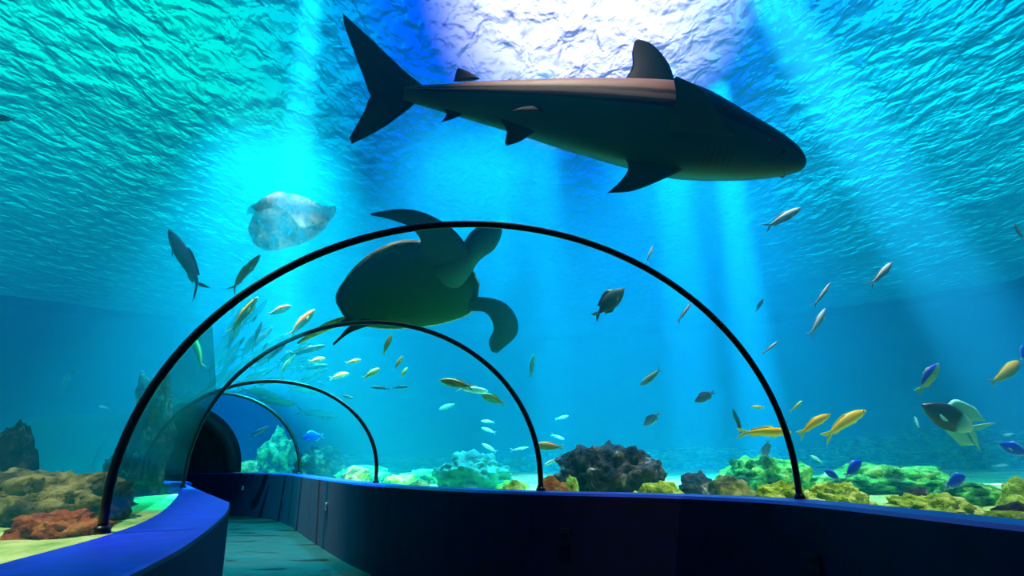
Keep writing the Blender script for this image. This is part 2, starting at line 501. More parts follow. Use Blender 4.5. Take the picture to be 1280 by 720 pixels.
# (name, px of centre, py of bottom, distance, width px, height px, material, seed, category, label)
ROCKS = [
 ('reef_boulder', 766, 618, 6.4, 112, 62, M_darkr, 3, 'coral boulder', 'large dark knobbly coral boulder standing alone behind the right parapet'),
 ('reef_rock', 592, 612, 8.6, 82, 44, M_teal, 5, 'rock', 'rounded teal rock mound seen through the second hoop'),
 ('reef_rock', 345, 594, 18.5, 40, 52, M_green, 8, 'rock', 'tall bright green rock seen inside the fourth hoop'),
 ('reef_rock', 402, 606, 9.6, 62, 46, M_darkr, 11, 'rock', 'dark rock between the third and fourth hoops'),
 ('reef_rock', 445, 606, 8.6, 34, 22, M_brown, 12, 'rock', 'small brown rock at the foot of the third hoop'),
 ('coral_clump', 690, 617, 5.6, 40, 18, M_orange, 14, 'coral', 'low orange coral right beside the second hoop foot'),
 ('coral_clump', 716, 616, 5.8, 18, 20, M_bright, 15, 'coral', 'small yellow-green coral at the left of the dark boulder'),
 ('coral_clump', 825, 621, 5.2, 52, 18, M_bright, 17, 'coral', 'yellow coral slab at the right of the dark boulder'),
 ('reef_rock', 872, 616, 6.2, 44, 24, M_darkr, 18, 'rock', 'small dark rock right of the yellow coral slab'),
 ('reef_rock', 912, 617, 5.8, 46, 22, M_brown, 19, 'rock', 'brown rock just left of the green rounded mound'),
 ('reef_rock', 962, 620, 6.6, 96, 52, M_green, 21, 'rock', 'green rounded rock mound behind the foot of the widest hoop'),
 ('coral_clump', 985, 626, 4.7, 74, 22, M_bright, 22, 'coral', 'knobbly yellow coral in front of the widest hoop foot'),
 ('coral_clump', 1045, 629, 4.6, 70, 26, M_bright, 23, 'coral', 'yellow-green coral mass right of the widest hoop foot'),
 ('reef_rock', 1110, 630, 6.6, 150, 50, M_green, 25, 'rock', 'broad green reef mound below the blue fish pair'),
 ('coral_clump', 1165, 637, 4.3, 96, 18, M_bright, 26, 'coral', 'long low bright yellow coral ledge at the right'),
 ('reef_rock', 1215, 640, 5.4, 90, 34, M_green, 27, 'rock', 'green rock behind the bright yellow coral ledge'),
 ('coral_clump', 1282, 644, 4.6, 36, 46, M_bright, 28, 'coral', 'yellow-green coral cut off by the right edge'),
 ('reef_rock', 545, 609, 11, 90, 22, M_green, 31, 'rock', 'low green rock strip left of the teal mound'),
 ('reef_rock', 500, 608, 9, 40, 16, M_bright, 32, 'rock', 'small yellow-green rock right of the third hoop'),
 ('reef_rock', 640, 613, 7.6, 40, 14, M_bright, 33, 'rock', 'small yellow-green rock left of the second hoop foot'),
 ('reef_rock', 312, 590, 18, 50, 14, M_bright, 34, 'rock', 'low yellow-green rock inside the fourth hoop'),
 ('reef_rock', 45, 655, 4.9, 175, 66, M_brown, 41, 'rock', 'big flat-topped olive rock shelf at the left'),
 ('reef_rock', 72, 664, 4.1, 104, 24, M_redrock, 42, 'coral', 'red-orange coral crust under the olive rock shelf'),
 ('rock_pinnacle', -4, 650, 4.5, 60, 118, M_darkr, 43, 'rock', 'dark upright rock pinnacle cut off by the left edge'),
 ('reef_rock', 8, 668, 4.0, 60, 24, M_green, 44, 'rock', 'mossy green rock at the bottom left corner of the bed'),
 ('reef_rock', 455, 603, 12, 60, 20, M_green, 45, 'rock', 'green rock behind the third hoop'),
]
ROCKS_AT = []
for name, px, py, d, w, h, mat, sd, cat, lab in ROCKS:
    for _k in range(80):
        base = pt(px, py, d); W = w / F * d * .52
        if in_poly(base.x, base.y, cor) or dist_poly(base.x, base.y, cor) < W * 1.4 + .06 or any((Vector((base.x, base.y)) - q_).length < (W + r_) * 1.02 for q_, r_ in ROCKS_AT): d += .15
        else: break
    ROCKS_AT.append((Vector((base.x, base.y)), W))
    zb = bed_z(base.x, base.y)
    W = w / F * d * .52; Hh = h / F * d * .96
    top = pt(px, py - h, d).z
    hz = max(.08, (top - zb + .06) * .62)
    if 'shelf' in lab: rf = .3; fr = 1.6
    elif 'pinnacle' in name: rf = .25; fr = 1.2
    else: rf = .3; fr = 1.6
    small = w < 60
    b = rock_bm((0, 0, 0), (W, max(W * .8, .12), hz), sd, 4 if small else 5, rf, fr, .18)
    o = mesh(name, b, mat); o.location = (base.x, base.y, zb - .06 + hz * .55)
    tag(o, lab, cat)

random.seed(21)
RUB = []
for k in range(34):
    px = random.uniform(700, 1290) if k < 26 else random.uniform(480, 690)
    i_ = min(range(len(rb)), key=lambda i: abs(640 + (rb[i] - EYE).dot(RT) / max(.2, (rb[i] - EYE).dot(FW)) * F - px) if (rb[i] - EYE).dot(FW) > .3 else 1e9)
    dirv = pt(px, 600, 1) - EYE; dh = Vector((dirv.x, dirv.y)).normalized(); dist = Vector((rb[i_].x, rb[i_].y)).length
    for _t in range(30):
        p = dh * (dist + random.uniform(.25, 2.2)); r_ = random.uniform(.06, .15)
        if dist_poly(p.x, p.y, cor) > r_ + .1 and not in_poly(p.x, p.y, cor) and all((p - q_).length > r_ + w_ * 1.1 + .03 for q_, w_ in ROCKS_AT + RUB): break
    else: continue
    RUB.append((p, r_))
    m_ = random.choice([M_bright, M_green, M_bright, M_darkr, M_brown])
    o = mesh('coral_lump', rock_bm((0, 0, 0), (r_, r_ * .8, r_ * random.uniform(.5, .9)), 100 + k, 3, .4, 1.8, .25), m_); o.location = (p.x, p.y, bed_z(p.x, p.y) + r_ * .3)
    tag(o, 'small coral lump lying loose on the sand behind the right parapet', 'coral', 'loose coral lumps behind the right parapet')

# far reef ridges beyond the rocks (kind of ground relief)
for k, (x, y, w, dpt, h, mat) in enumerate([(14, 17, 7, 3, .9, M_green), (5, 21, 8, 3, .6, M_green), (-6, 23, 7, 3, .6, M_teal), (-13, 10, 3.5, 4, .9, M_teal), (-17, 2, 4, 6, 1.2, M_teal)]):
    o = mesh('hill', rock_bm((0, 0, 0), (w, dpt, h), 60 + k, 5, .35, 1.5, .1), mat); o.location = (x, y, BED - .1)
    struct(o, 'low reef ridge far off in the haze')

# ------------------------------------------------------------------ fish
def prof(xs, pts):
    px = [p[0] for p in pts]; py = [p[1] for p in pts]
    return np.interp(xs, px, py)
def smooth_prof(pts, n):
    a = interp(pts, 200); xs = np.array([p[0] for p in a]); ys = np.array([p[1] for p in a])
    return lambda x: float(np.interp(x, xs, ys))
KINDS = {}
def make_fish(kind, up, lo_, wd, tail, mats, bend=0.0, dorsal=None, anal=None, pect=(.18, -.02, .13), sbend=0.0, eye=.018, name=None):
    """unit-long fish, nose at +x; up/lo_/wd are (x from nose 0..1, half size) lists"""
    root = empty(name or kind)
    fu, fl, fw = smooth_prof(up, 0), smooth_prof(lo_, 0), smooth_prof(wd, 0)
    def warp(bm):
        for v in bm.verts:
            x = v.co.x
            v.co.z += bend * (.25 - x * x) * 1.0
            v.co.y += sbend * math.sin((x - .5) * 4.2) * (0.5 - x) * .5
        return bm
    body, finm, eyem = mats
    bm = bmesh.new(); rings = []
    tr = tail['root']
    n = 22
    for i in range(n):
        t = i / (n - 1); s = .004 + (tr - .004) * (t ** 1.25)
        u, l, w = max(.004, fu(s)), max(.004, fl(s)), max(.003, fw(s))
        x = .5 - s
        ring_ = []
        for k in range(16):
            a = 2 * PI * k / 16
            ca, sa = math.cos(a), math.sin(a)
            y = w * (abs(ca) ** .85) * (1 if ca > 0 else -1)
            z = (u if sa > 0 else l) * (abs(sa) ** .95) * (1 if sa > 0 else -1)
            ring_.append((x, y, z))
        rings.append(ring_)
    loft(bm, rings)
    mesh('body', warp(bm), body, root)
    xr = .5 - tr
    hgt = tail['h']; hr = max(.01, fu(tr)); L_ = .5 + xr
    bm = bmesh.new()
    fork = tail.get('fork', .5)
    # upper and lower lobes
    for sg in (1, -1):
        fin(bm, [(xr + .05, 0, sg * hr * .6), (xr - L_ * .45, 0, sg * hgt * .65), (-.5, 0, sg * hgt)],
            [(xr + .02, 0, 0), (xr - L_ * (1 - fork) * .8, 0, sg * hgt * .12), (-.5 + .01, 0, sg * hgt * .93)], .009, (0, 1, 0), 8, 8)
    mesh('tail_fin', warp(bm), finm, root)
    if dorsal:
        x0, x1, h, lean = dorsal
        bm = bmesh.new()
        n2 = 8
        L = []; T = []
        fin(bm, [(.5 - x0, 0, fu(x0) * .8), (.5 - x0 - (x1 - x0) * .2, 0, fu(x0 + (x1 - x0) * .2) + h * .8), (.5 - x0 - (x1 - x0) * .45 - lean, 0, fu((x0 + x1) / 2) + h)],
            [(.5 - x1, 0, fu(x1) * .75), (.5 - x1 - lean * .3, 0, fu(x1) + h * .35), (.5 - x1 - lean, 0, fu(x1) + h * .75)], .008, (0, 1, 0), 8, 8)
        mesh('dorsal_fin', warp(bm), finm, root)
    if anal:
        x0, x1, h, lean = anal
        bm = bmesh.new()
        fin(bm, [(.5 - x0, 0, -fl(x0) * .8), (.5 - x0 - (x1 - x0) * .5 - lean, 0, -fl((x0 + x1) / 2) - h)],
            [(.5 - x1, 0, -fl(x1) * .75), (.5 - x1 - lean, 0, -fl(x1) - h * .7)], .008, (0, 1, 0), 6, 8)
        mesh('anal_fin', warp(bm), finm, root)
    if pect:
        xp, zp, lp = pect
        for sg in (1, -1):
            w = fw(xp) * .95; bm = bmesh.new()
            fin(bm, [(.5 - xp - .06, sg * w, zp + .01), (.5 - xp - .06 - lp * .5, sg * (w + lp * .3), zp - .005), (.5 - xp - .06 - lp, sg * (w + lp * .45), zp - .03)],
                [(.5 - xp - .09, sg * w * .98, zp - .03), (.5 - xp - .09 - lp * .5, sg * (w + lp * .22), zp - .06), (.5 - xp - .07 - lp, sg * (w + lp * .42), zp - .045)], .006, (0, .3, 1), 6, 8)
            mesh('pectoral_fin', warp(bm), finm, root)
    if eye:
        xe = .075
        for sg in (1, -1):
            bm = bmesh.new(); sphere(bm, (.5 - xe, sg * fw(xe) * .82, fu(xe) * .35), (eye, eye * .6, eye), 10, 6)
            mesh('eye', warp(bm), eyem, root)
    KINDS[kind] = [root, False]
    return root
M_eye = simple('fish_eye', (.01, .01, .01), .1)
SL_UP = [(0, .005), (.06, .035), (.18, .065), (.38, .078), (.6, .06), (.78, .028), (.86, .018), (1, .018)]
SL_LO = [(0, .005), (.06, .03), (.18, .062), (.38, .08), (.6, .058), (.78, .026), (.86, .018), (1, .018)]
SL_WD = [(0, .005), (.06, .03), (.18, .05), (.38, .055), (.6, .038), (.78, .015), (.86, .01), (1, .008)]
def sc(l, k): return [(a, b * k) for a, b in l]
DEEP_UP = [(0, .005), (.05, .05), (.15, .12), (.35, .19), (.6, .15), (.76, .05), (.84, .028), (1, .028)]
TAILF = dict(root=.84, h=.13, fork=.7); TAILS = dict(root=.82, h=.12, fork=.35)
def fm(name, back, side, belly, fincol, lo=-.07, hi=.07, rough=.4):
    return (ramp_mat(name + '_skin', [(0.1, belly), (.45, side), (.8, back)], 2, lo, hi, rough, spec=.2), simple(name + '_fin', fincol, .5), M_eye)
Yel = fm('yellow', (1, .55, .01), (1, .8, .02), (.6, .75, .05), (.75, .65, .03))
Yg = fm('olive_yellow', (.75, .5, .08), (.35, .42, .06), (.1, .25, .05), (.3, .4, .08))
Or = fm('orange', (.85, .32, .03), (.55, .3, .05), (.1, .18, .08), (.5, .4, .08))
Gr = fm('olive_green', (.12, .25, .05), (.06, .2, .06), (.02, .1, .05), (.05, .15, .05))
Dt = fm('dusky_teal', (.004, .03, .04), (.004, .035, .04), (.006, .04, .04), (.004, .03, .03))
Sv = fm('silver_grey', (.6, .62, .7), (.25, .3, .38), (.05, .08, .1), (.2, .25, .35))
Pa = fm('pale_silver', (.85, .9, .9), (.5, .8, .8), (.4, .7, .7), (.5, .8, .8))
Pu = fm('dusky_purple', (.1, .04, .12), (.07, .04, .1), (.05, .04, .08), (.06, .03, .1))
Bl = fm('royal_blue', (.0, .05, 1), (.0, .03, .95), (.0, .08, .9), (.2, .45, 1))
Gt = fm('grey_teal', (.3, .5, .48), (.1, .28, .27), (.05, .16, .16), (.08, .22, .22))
slim = dict(up=SL_UP, lo_=SL_LO, wd=SL_WD, tail=TAILF, dorsal=(.3, .72, .03, .02), anal=(.55, .75, .025, .02))
def slim_kind(k, mats, s=1.0, **kw):
    a = dict(up=sc(SL_UP, s), lo_=sc(SL_LO, s), wd=sc(SL_WD, s), tail=TAILF, dorsal=(.3, .72, .03, .02), anal=(.55, .75, .025, .02)); a.update(kw)
    make_fish(k, mats=mats, name='reef_fish', **a)
slim_kind('yellow', Yel, 1.25, bend=.22, tail=dict(root=.8, h=.13, fork=.35))
slim_kind('yellowstraight', Yel, 1.0, bend=.05, tail=dict(root=.8, h=.1, fork=.3))
slim_kind('olive', Yg, 1.05, sbend=.12)
slim_kind('stout_olive', Yg, 1.9, sbend=.1)
slim_kind('orange', Or, 1.5, sbend=.1)
slim_kind('stout_orange', Or, 1.9, tail=TAILS)
slim_kind('green', Gr, 1.1, sbend=.1)
slim_kind('dusky', Dt, 1.0, sbend=.1)
slim_kind('stout_dusky', Dt, 1.5)
slim_kind('silver', Sv, 1.15, sbend=.06)
slim_kind('thin_silver', Sv, .75, sbend=.08)
slim_kind('pale', Pa, 1.3, sbend=.12)
slim_kind('thin_pale', Pa, .7, sbend=.08)
slim_kind('grey_teal', Gt, 1.05, sbend=.12)
slim_kind('stout_grey', Gt, 1.7)
make_fish('purple', up=sc(DEEP_UP, 1.05), lo_=DEEP_UP, wd=sc(SL_WD, 1.1), tail=TAILS, mats=Pu, dorsal=(.25, .75, .06, .05), anal=(.45, .75, .06, .05), name='surgeonfish')
make_fish('blue', up=sc(DEEP_UP, 1.0), lo_=sc(DEEP_UP, .95), wd=sc(SL_WD, 1.1), tail=TAILS, mats=Bl, dorsal=(.2, .78, .05, .03), anal=(.45, .75, .05, .03), name='blue_tang')
PM = (ramp_mat('parrot_skin', [(.05, (.25, .5, .02)), (.42, (.5, .7, .05)), (.5, (.15, .7, .7)), (.62, (.2, .6, .8)), (.7, (.01, .04, .7))], 2, -.13, .13, .4), simple('parrot_fin', (.3, .6, .05), .5), M_eye)
make_fish('bicolour', up=sc(DEEP_UP, .85), lo_=sc(DEEP_UP, .75), wd=sc(SL_WD, 1.2), tail=TAILS, mats=PM, dorsal=(.2, .75, .03, .02), anal=(.45, .75, .03, .02), name='parrotfish')
GM = (ramp_mat('batfish_skin', [(.15, (.05, .2, .2)), (.5, (.08, .26, .26)), (.85, (.12, .3, .3))], 2, -.17, .17, .5), simple('batfish_fin', (.15, .4, .4), .5), M_eye)
make_fish('batfish', up=sc(DEEP_UP, .95), lo_=sc(DEEP_UP, .9), wd=sc(SL_WD, 1.3), tail=TAILS, mats=GM, dorsal=(.2, .7, .07, .03), anal=(.4, .7, .05, .02), name='jackfish')

# black-and-white angelfish: black front, pale rear, long trailing fins
AM = (ramp_mat('angelfish_skin', [(.28, (.45, .85, .85)), (.42, (.1, .5, .55)), (.48, (.01, .01, .02)), (.9, (.01, .01, .02))], 0, -.5, .5, .4, 6, .05), simple('angelfish_fin', (.2, .75, .75), .5), M_eye)
make_fish('angel', up=sc(DEEP_UP, 1.05), lo_=sc(DEEP_UP, 1.0), wd=sc(SL_WD, 1.4), tail=dict(root=.76, h=.26, fork=.6), mats=AM, dorsal=(.3, .7, .14, .18), anal=(.35, .7, .14, .2), name='angelfish')

FISH_AT = []
def place_fish(kind, px, py, L, ang, d, label, group=None, yaw=0.0, cat='fish'):
    root, used = KINDS[kind]
    o = copy_tree(root) if used else root
    KINDS[kind][1] = True
    big = .72 if 'dim slender' in label else .95
    for _k in range(60):
        p = pt(px, py, d); r_ = L / F * d * .5
        bad = (in_poly(p.x, p.y, cor) or dist_poly(p.x, p.y, cor) < r_ * .8 + .05) and p.z - r_ * .5 < 2.75
        bad = bad or any((p - q_).length < (r_ + s_q) * big for q_, s_q in FISH_AT)
        if bad: d += .12
        else: break
    FISH_AT.append((p, r_))
    a = math.radians(ang); flip = math.cos(a) < 0
    yw = math.radians(yaw)
    X = (RT * math.cos(a) + UP * math.sin(a)) * math.cos(yw) + FW * math.sin(yw)
    perp = (RT * -math.sin(a) + UP * math.cos(a)) * (-1 if flip else 1)
    Y = perp.cross(X).normalized(); Z = X.cross(Y)
    size = L / F * d / max(.3, math.cos(yw))
    p = pt(px, py, d)
    o.matrix_world = Matrix.Translation(p) @ Matrix(((X.x, Y.x, Z.x, 0), (X.y, Y.y, Z.y, 0), (X.z, Y.z, Z.z, 0), (0, 0, 0, 1))) @ Matrix.Scale(size, 4)
    tag(o, label, cat, group)
    return o
SC = 'olive and yellow fish of the school'
FISH = [
 # school radiating from the tunnel's far end
 ('olive', 304, 395, 58, 56, 8.6, 'long olive-yellow fish highest in the school, just inside the widest hoop', SC, 10),
 ('stout_olive', 349, 388, 30, 22, 8.8, 'dark-headed olive fish between the long olive fish and the turtle', SC, 15),
 ('orange', 377, 404, 44, 50, 8.9, 'orange-brown fish pointing up near the turtle tail end', SC, 20),
 ('dusky', 322, 416, 30, 72, 9, 'dusky teal fish swimming up below the long olive-yellow fish', SC, 10),
 ('stout_dusky', 318, 399, 12, 60, 9.4, 'tiny dark fish just right of the long olive-yellow fish', SC, 0),
 ('stout_dusky', 302, 427, 14, 60, 9.4, 'small dark fish under the long olive-yellow fish tail', SC, 0),
 ('stout_dusky', 331, 434, 16, 55, 9.6, 'small dark fish in the middle of the school', SC, 0),
 ('dusky', 383, 438, 48, 14, 10, 'long dusky fish under the yellow rear flipper', SC, 10),
 ('stout_orange', 396, 450, 17, 10, 9.4, 'round golden fish at the middle of the school', SC, 40),
 ('green', 358, 457, 34, 55, 10, 'olive fish with orange head rising left of the round golden fish', SC, 10),
 ('dusky', 392, 459, 40, 8, 10.6, 'dusky fish directly under the round golden fish', SC, 0),
 ('stout_orange', 424, 470, 22, 12, 9.2, 'golden fish with a dark tail above the third hoop', SC, 30),
 ('orange', 441, 452, 20, 12, 9.2, 'small yellow fish right of the round golden fish', SC, 10),
 ('stout_dusky', 402, 479, 12, 150, 12, 'tiny violet-dark fish touching the top of the third hoop', SC, 0),
 ('green', 378, 488, 42, -6, 12.6, 'dark green fish crossing the crown of the third hoop', SC, 5),
 ('stout_dusky', 434, 496, 18, -15, 10.6, 'dark fish just outside the third hoop shoulder', SC, 0),
 ('green', 345, 502, 54, -8, 12.8, 'big green fish lowest in the school above the fourth hoop', SC, 5),
 ('green', 322, 490, 52, -10, 13.2, 'green fish lying over the crown of the fourth hoop', SC, 5),
 ('stout_olive', 464, 467, 22, 30, 8.8, 'plump green-gold fish right of the golden fish with dark tail', SC, 30),
 ('orange', 484, 431, 28, 68, 8.4, 'orange-green fish pointing straight up under the second hoop crown', SC, 10),
 ('orange', 498, 454, 20, 60, 8.6, 'small orange fish under the upward pointing one', SC, 20),
 ('stout_olive', 505, 466, 14, 60, 8.6, 'tiny golden fish beneath the small orange fish', SC, 30),
 ('dusky', 476, 485, 26, 175, 9, 'left one of two dark fish swimming nose to tail inside the second hoop', SC, 0),
 ('dusky', 500, 484, 24, 5, 9, 'right one of two dark fish swimming nose to tail inside the second hoop', SC, 0),
 ('olive', 247, 440, 48, 118, 10, 'olive fish curving upwards just inside the left flank of the widest hoop', SC, 20),
 ('stout_olive', 214, 551, 34, 80, 9.5, 'yellow-green fish behind the reflecting pane, near the dark portal', None, 10),
 ('olive', 192, 520, 24, 72, 6.2, 'small yellow fish seen through the reflecting left pane', None, 0),
 ('blue', 238, 497, 40, 200, 11, 'dark blue fish at the narrow root of the school', None, 30),
 ('blue', 392, 546, 32, 190, 11, 'blue fish behind the rock between third and fourth hoops', None, 20),
 ('pale', 323, 540, 28, 28, 15.5, 'white-orange fish seen inside the fourth hoop', None, 10),
 ('orange', 572, 480, 46, 170, 7.6, 'orange-topped fish leading left inside the second hoop', None, 10),
 ('pale', 590, 487, 40, -8, 7.8, 'pale green fish between the two orange-headed ones', None, 10),
 ('stout_olive', 617, 499, 34, 160, 7.6, 'dark olive fish with orange head by the second hoop shoulder', None, 10),
 ('stout_grey', 560, 508, 24, 200, 12, 'faint blurred fish under the orange-topped fish', None, 0),
 ('pale', 610, 527, 18, 175, 11, 'upper one of three pale fish stacked left of the second hoop', None, 0),
 ('pale', 611, 538, 20, 160, 11, 'middle one of three pale fish stacked left of the second hoop', None, 0),
 ('pale', 612, 560, 22, 150, 11, 'lowest of three pale fish stacked left of the second hoop', None, 0),
 ('thin_pale', 649, 561, 24, 10, 9, 'pale slim fish just left of the second hoop upright', None, 0),
 ('pale', 637, 600, 12, 140, 9, 'small white fish near the bed left of the second hoop foot', None, 0),
 ('stout_orange', 687, 558, 36, 178, 7, 'stout dark fish with orange head touching the second hoop upright', None, 10),
 ('pale', 690, 577, 22, 205, 7.2, 'pale yellow fish beneath the stout orange-headed fish', None, 0),
 ('pale', 702, 522, 18, 15, 10, 'small pale fish right of the second hoop upright, uppermost there', None, 0),
 ('pale', 697, 546, 18, -20, 10.4, 'small pale fish just above the stout orange-headed fish', None, 0),
 ('green', 665, 458, 30, 82, 8, 'upright dark green fish outside the second hoop, under the turtle', None, 10),
 ('stout_grey', 814, 471, 34, 222, 7, 'grey-green fish nose down in mid water, right of the second hoop', None, 10),
 ('purple', 881, 496, 28, 210, 7, 'dusky purple fish nearest the inside of the widest hoop', None, 10),
 ('purple', 815, 524, 26, 225, 7.4, 'dusky purple fish above the dark coral boulder', None, 20),
 ('batfish', 761, 379, 56, 42, 5.6, 'deep-bodied grey fish high under the widest hoop', None, 15),
 ('thin_pale', 812, 318, 26, 68, 7, 'thin white fish touching the outside of the widest hoop', None, 10),
 ('thin_silver', 855, 391, 32, 52, 6.6, 'thin silver fish just inside the widest hoop shoulder', None, 10),
 ('silver', 978, 273, 58, 28, 6.2, 'largest silver-grey fish, right below the shark head', None, 10),
 ('silver', 1101, 343, 46, 42, 6.2, 'silver-grey fish swimming highest at the right', None, 10),
 ('thin_silver', 1027, 369, 40, 50, 6.5, 'slim pale silver fish above the plump silver one', None, 10),
 ('silver', 1022, 403, 42, 55, 6.4, 'plump silver fish below the slim pale one', None, 10),
 ('stout_dusky', 949, 382, 20, 60, 8, 'little dark fish just outside the widest hoop shoulder', None, 0),
 ('thin_silver', 962, 435, 28, 38, 7, 'small pale fish beside the widest hoop below the plump silver one', None, 0),
 ('dusky', 922, 527, 34, 112, 6.8, 'thin dark fish standing on the tail of the yellow fish', None, 0),
 ('yellowstraight', 955, 541, 72, 0, 5.6, 'straight yellow fish crossing behind the widest hoop', 'three large yellow fish in a line', 5),
 ('yellow', 1018, 532, 52, 30, 5.6, 'middle one of the three large yellow fish', 'three large yellow fish in a line', 10),
 ('yellow', 1056, 532, 70, 30, 5.3, 'largest yellow fish, leading the line of three to the right', 'three large yellow fish in a line', 10),
 ('stout_orange', 948, 509, 16, 178, 7.5, 'tiny orange fish above the straight yellow fish', None, 0),
 ('olive', 995, 508, 22, 42, 7, 'tiny pale yellow fish above the middle yellow fish', None, 0),
 ('purple', 958, 561, 26, 268, 7.4, 'dusky upright fish below the straight yellow fish', None, 20),
 ('pale', 1021, 574, 18, 150, 7.4, 'tiny white fish below the middle yellow fish', None, 0),
 ('blue', 1041, 594, 20, 150, 5.3, 'smaller blue fish with white fin streak, left of the pair over the reef', None, 20),
 ('blue', 1066, 586, 34, 30, 5.2, 'larger blue fish with white fin streak, over the broad green mound', None, 20),
 ('bicolour', 1160, 473, 50, 48, 5.4, 'blue-backed fish with yellow-green belly at the right', None, 10),
 ('angel', 1193, 526, 78, 152, 5.2, 'black-fronted angelfish with pale turquoise trailing fins', None, 15),
 ('stout_olive', 1256, 466, 52, 32, 6.2, 'blurred greenish fish with yellow tail at the right edge', None, 10),
 ('blue', 1193, 602, 40, 12, 4.8, 'blue fish hovering over the long yellow coral ledge', None, 20),
 ('blue', 1270, 562, 36, 160, 5.6, 'blue fish at the right edge below the angelfish', None, 15),
 ('blue', 1280, 440, 26, 60, 6.4, 'blue fish cut off by the right edge above the greenish fish', None, 15),
 ('pale', 1146, 528, 16, 110, 8, 'small white fish left of the angelfish', None, 0),
 ('silver', 1274, 291, 26, 120, 7, 'small silver fish at the right edge high up', None, 0),
 ('grey_teal', 233, 328, 104, 126, 7.4, 'long grey-green fish diving head up at the left, tail down right', None, 15),
 ('olive', 306, 342, 60, 54, 8, 'thin brownish fish hanging under the big pale fish', None, 10),
 ('thin_pale', 66, 308, 22, 130, 12, 'faint tiny fish far off at the left', None, 0),
 ('stout_dusky', 4, 148, 34, 175, 6.4, 'dark fish cut off by the left edge high up', None, 0),
 ('pale', 130, 509, 16, 170, 12, 'small pale fish just left of the widest hoop', None, 0),
 ('grey_teal', 82, 478, 40, 62, 13, 'pale ghostly fish rising in the haze at the left', None, 0),
 ('thin_pale', 26, 562, 26, -12, 7, 'slim pale fish beside the dark rock pinnacle', None, 0),
 ('pale', 1260, 543, 14, 5, 9, 'tiny pale fish above the right edge blue fish', None, 0),
 ('pale', 1250, 582, 20, 5, 9, 'tiny pale fish below the right edge blue fish', None, 0),
]
for f in FISH: place_fish(f[0], f[1], f[2], f[3], f[4], f[5], f[6], f[7], f[8])
# dim tangle at the root of the school
random.seed(5)
n_root = 0
for i in range(1500):
    if n_root >= 40: break
    u = random.random() ** .8
    a0 = math.radians(random.uniform(-4, 72))
    r = 30 + 115 * u
    px = 246 + r * math.cos(a0) * 1.05; py = 512 - r * math.sin(a0) * .95
    d = random.uniform(9.4, 15.5); L = random.uniform(34, 56); p = pt(px, py, d); rad = L / F * d * .5
    if p.z - rad * .5 < 2.75 and (in_poly(p.x, p.y, cor) or dist_poly(p.x, p.y, cor) < rad * .8 + .05): continue
    if any((p - q_).length < (rad + s_q) * .72 for q_, s_q in FISH_AT): continue
    n_root += 1
    place_fish('dusky', px, py, L, math.degrees(a0) * .9 + random.uniform(-10, 10), d,
               'dim slender fish in the dense streaming root of the school', 'dim slender fish packed at the root of the school', random.uniform(-15, 20))

# ------------------------------------------------------------------ shark
SHD = 4.3
sh = empty('shark', pt(755, 158, SHD))
mpp = SHD / F
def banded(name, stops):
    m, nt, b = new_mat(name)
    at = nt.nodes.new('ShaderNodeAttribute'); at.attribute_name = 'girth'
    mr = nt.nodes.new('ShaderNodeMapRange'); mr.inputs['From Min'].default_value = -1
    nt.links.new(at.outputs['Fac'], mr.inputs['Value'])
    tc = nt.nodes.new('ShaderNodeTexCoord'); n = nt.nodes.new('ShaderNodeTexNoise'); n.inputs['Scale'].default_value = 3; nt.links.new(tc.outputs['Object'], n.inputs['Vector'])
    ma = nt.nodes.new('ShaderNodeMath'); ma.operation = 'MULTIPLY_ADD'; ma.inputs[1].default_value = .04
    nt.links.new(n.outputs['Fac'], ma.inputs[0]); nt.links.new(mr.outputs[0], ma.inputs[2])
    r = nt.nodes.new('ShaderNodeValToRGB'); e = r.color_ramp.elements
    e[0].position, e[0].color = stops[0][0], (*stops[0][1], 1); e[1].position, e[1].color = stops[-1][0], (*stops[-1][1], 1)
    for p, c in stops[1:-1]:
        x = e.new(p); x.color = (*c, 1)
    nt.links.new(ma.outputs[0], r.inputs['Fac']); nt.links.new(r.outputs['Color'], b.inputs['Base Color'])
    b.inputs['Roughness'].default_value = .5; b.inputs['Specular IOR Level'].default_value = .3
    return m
G_, K_, B_ = (.012, .085, .055), (.002, .002, .002), (.42, .2, .13)  # belly green carries its unlit shade in the colour
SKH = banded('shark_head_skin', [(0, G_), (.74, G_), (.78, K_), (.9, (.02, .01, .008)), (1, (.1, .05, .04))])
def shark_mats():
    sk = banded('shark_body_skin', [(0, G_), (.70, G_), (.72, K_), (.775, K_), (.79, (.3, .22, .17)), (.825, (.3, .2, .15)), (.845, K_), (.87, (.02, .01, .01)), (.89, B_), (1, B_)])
    _ = ramp_mat('shark_skin', [(.0, (.02, .09, .06)), (.52, (.02, .08, .055)), (.58, (.004, .004, .004)), (.66, (.008, .006, .005)), (.74, (.22, .11, .07)), (1, (.2, .1, .07))], 2, -.34, .34, .45, 3, .012)
    fn = simple('shark_fin_skin', (.006, .005, .005), .6, spec=.15)
    bf = simple('shark_pectoral_skin', (.012, .06, .04), .6, var=.15, scale=6)
    return sk, fn, bf
SK, FN, BF = shark_mats()
# body axis frame
ax = (RT * 495 + UP * -80).normalized()
# dorsal side points up and away from the viewer: the belly is turned towards the camera
side = (UP * 495 + RT * 80).normalized()
RO = math.radians(-10)
dz = (side * math.cos(RO) + FW * math.sin(RO)).normalized()   # dorsal
dy = dz.cross(ax).normalized()                                # left flank (local +y)
SM = Matrix(((ax.x, dy.x, dz.x, 0), (ax.y, dy.y, dz.y, 0), (ax.z, dy.z, dz.z, 0), (0, 0, 0, 1)))
sh.matrix_world = Matrix.Translation(pt(755, 158, SHD)) @ SM
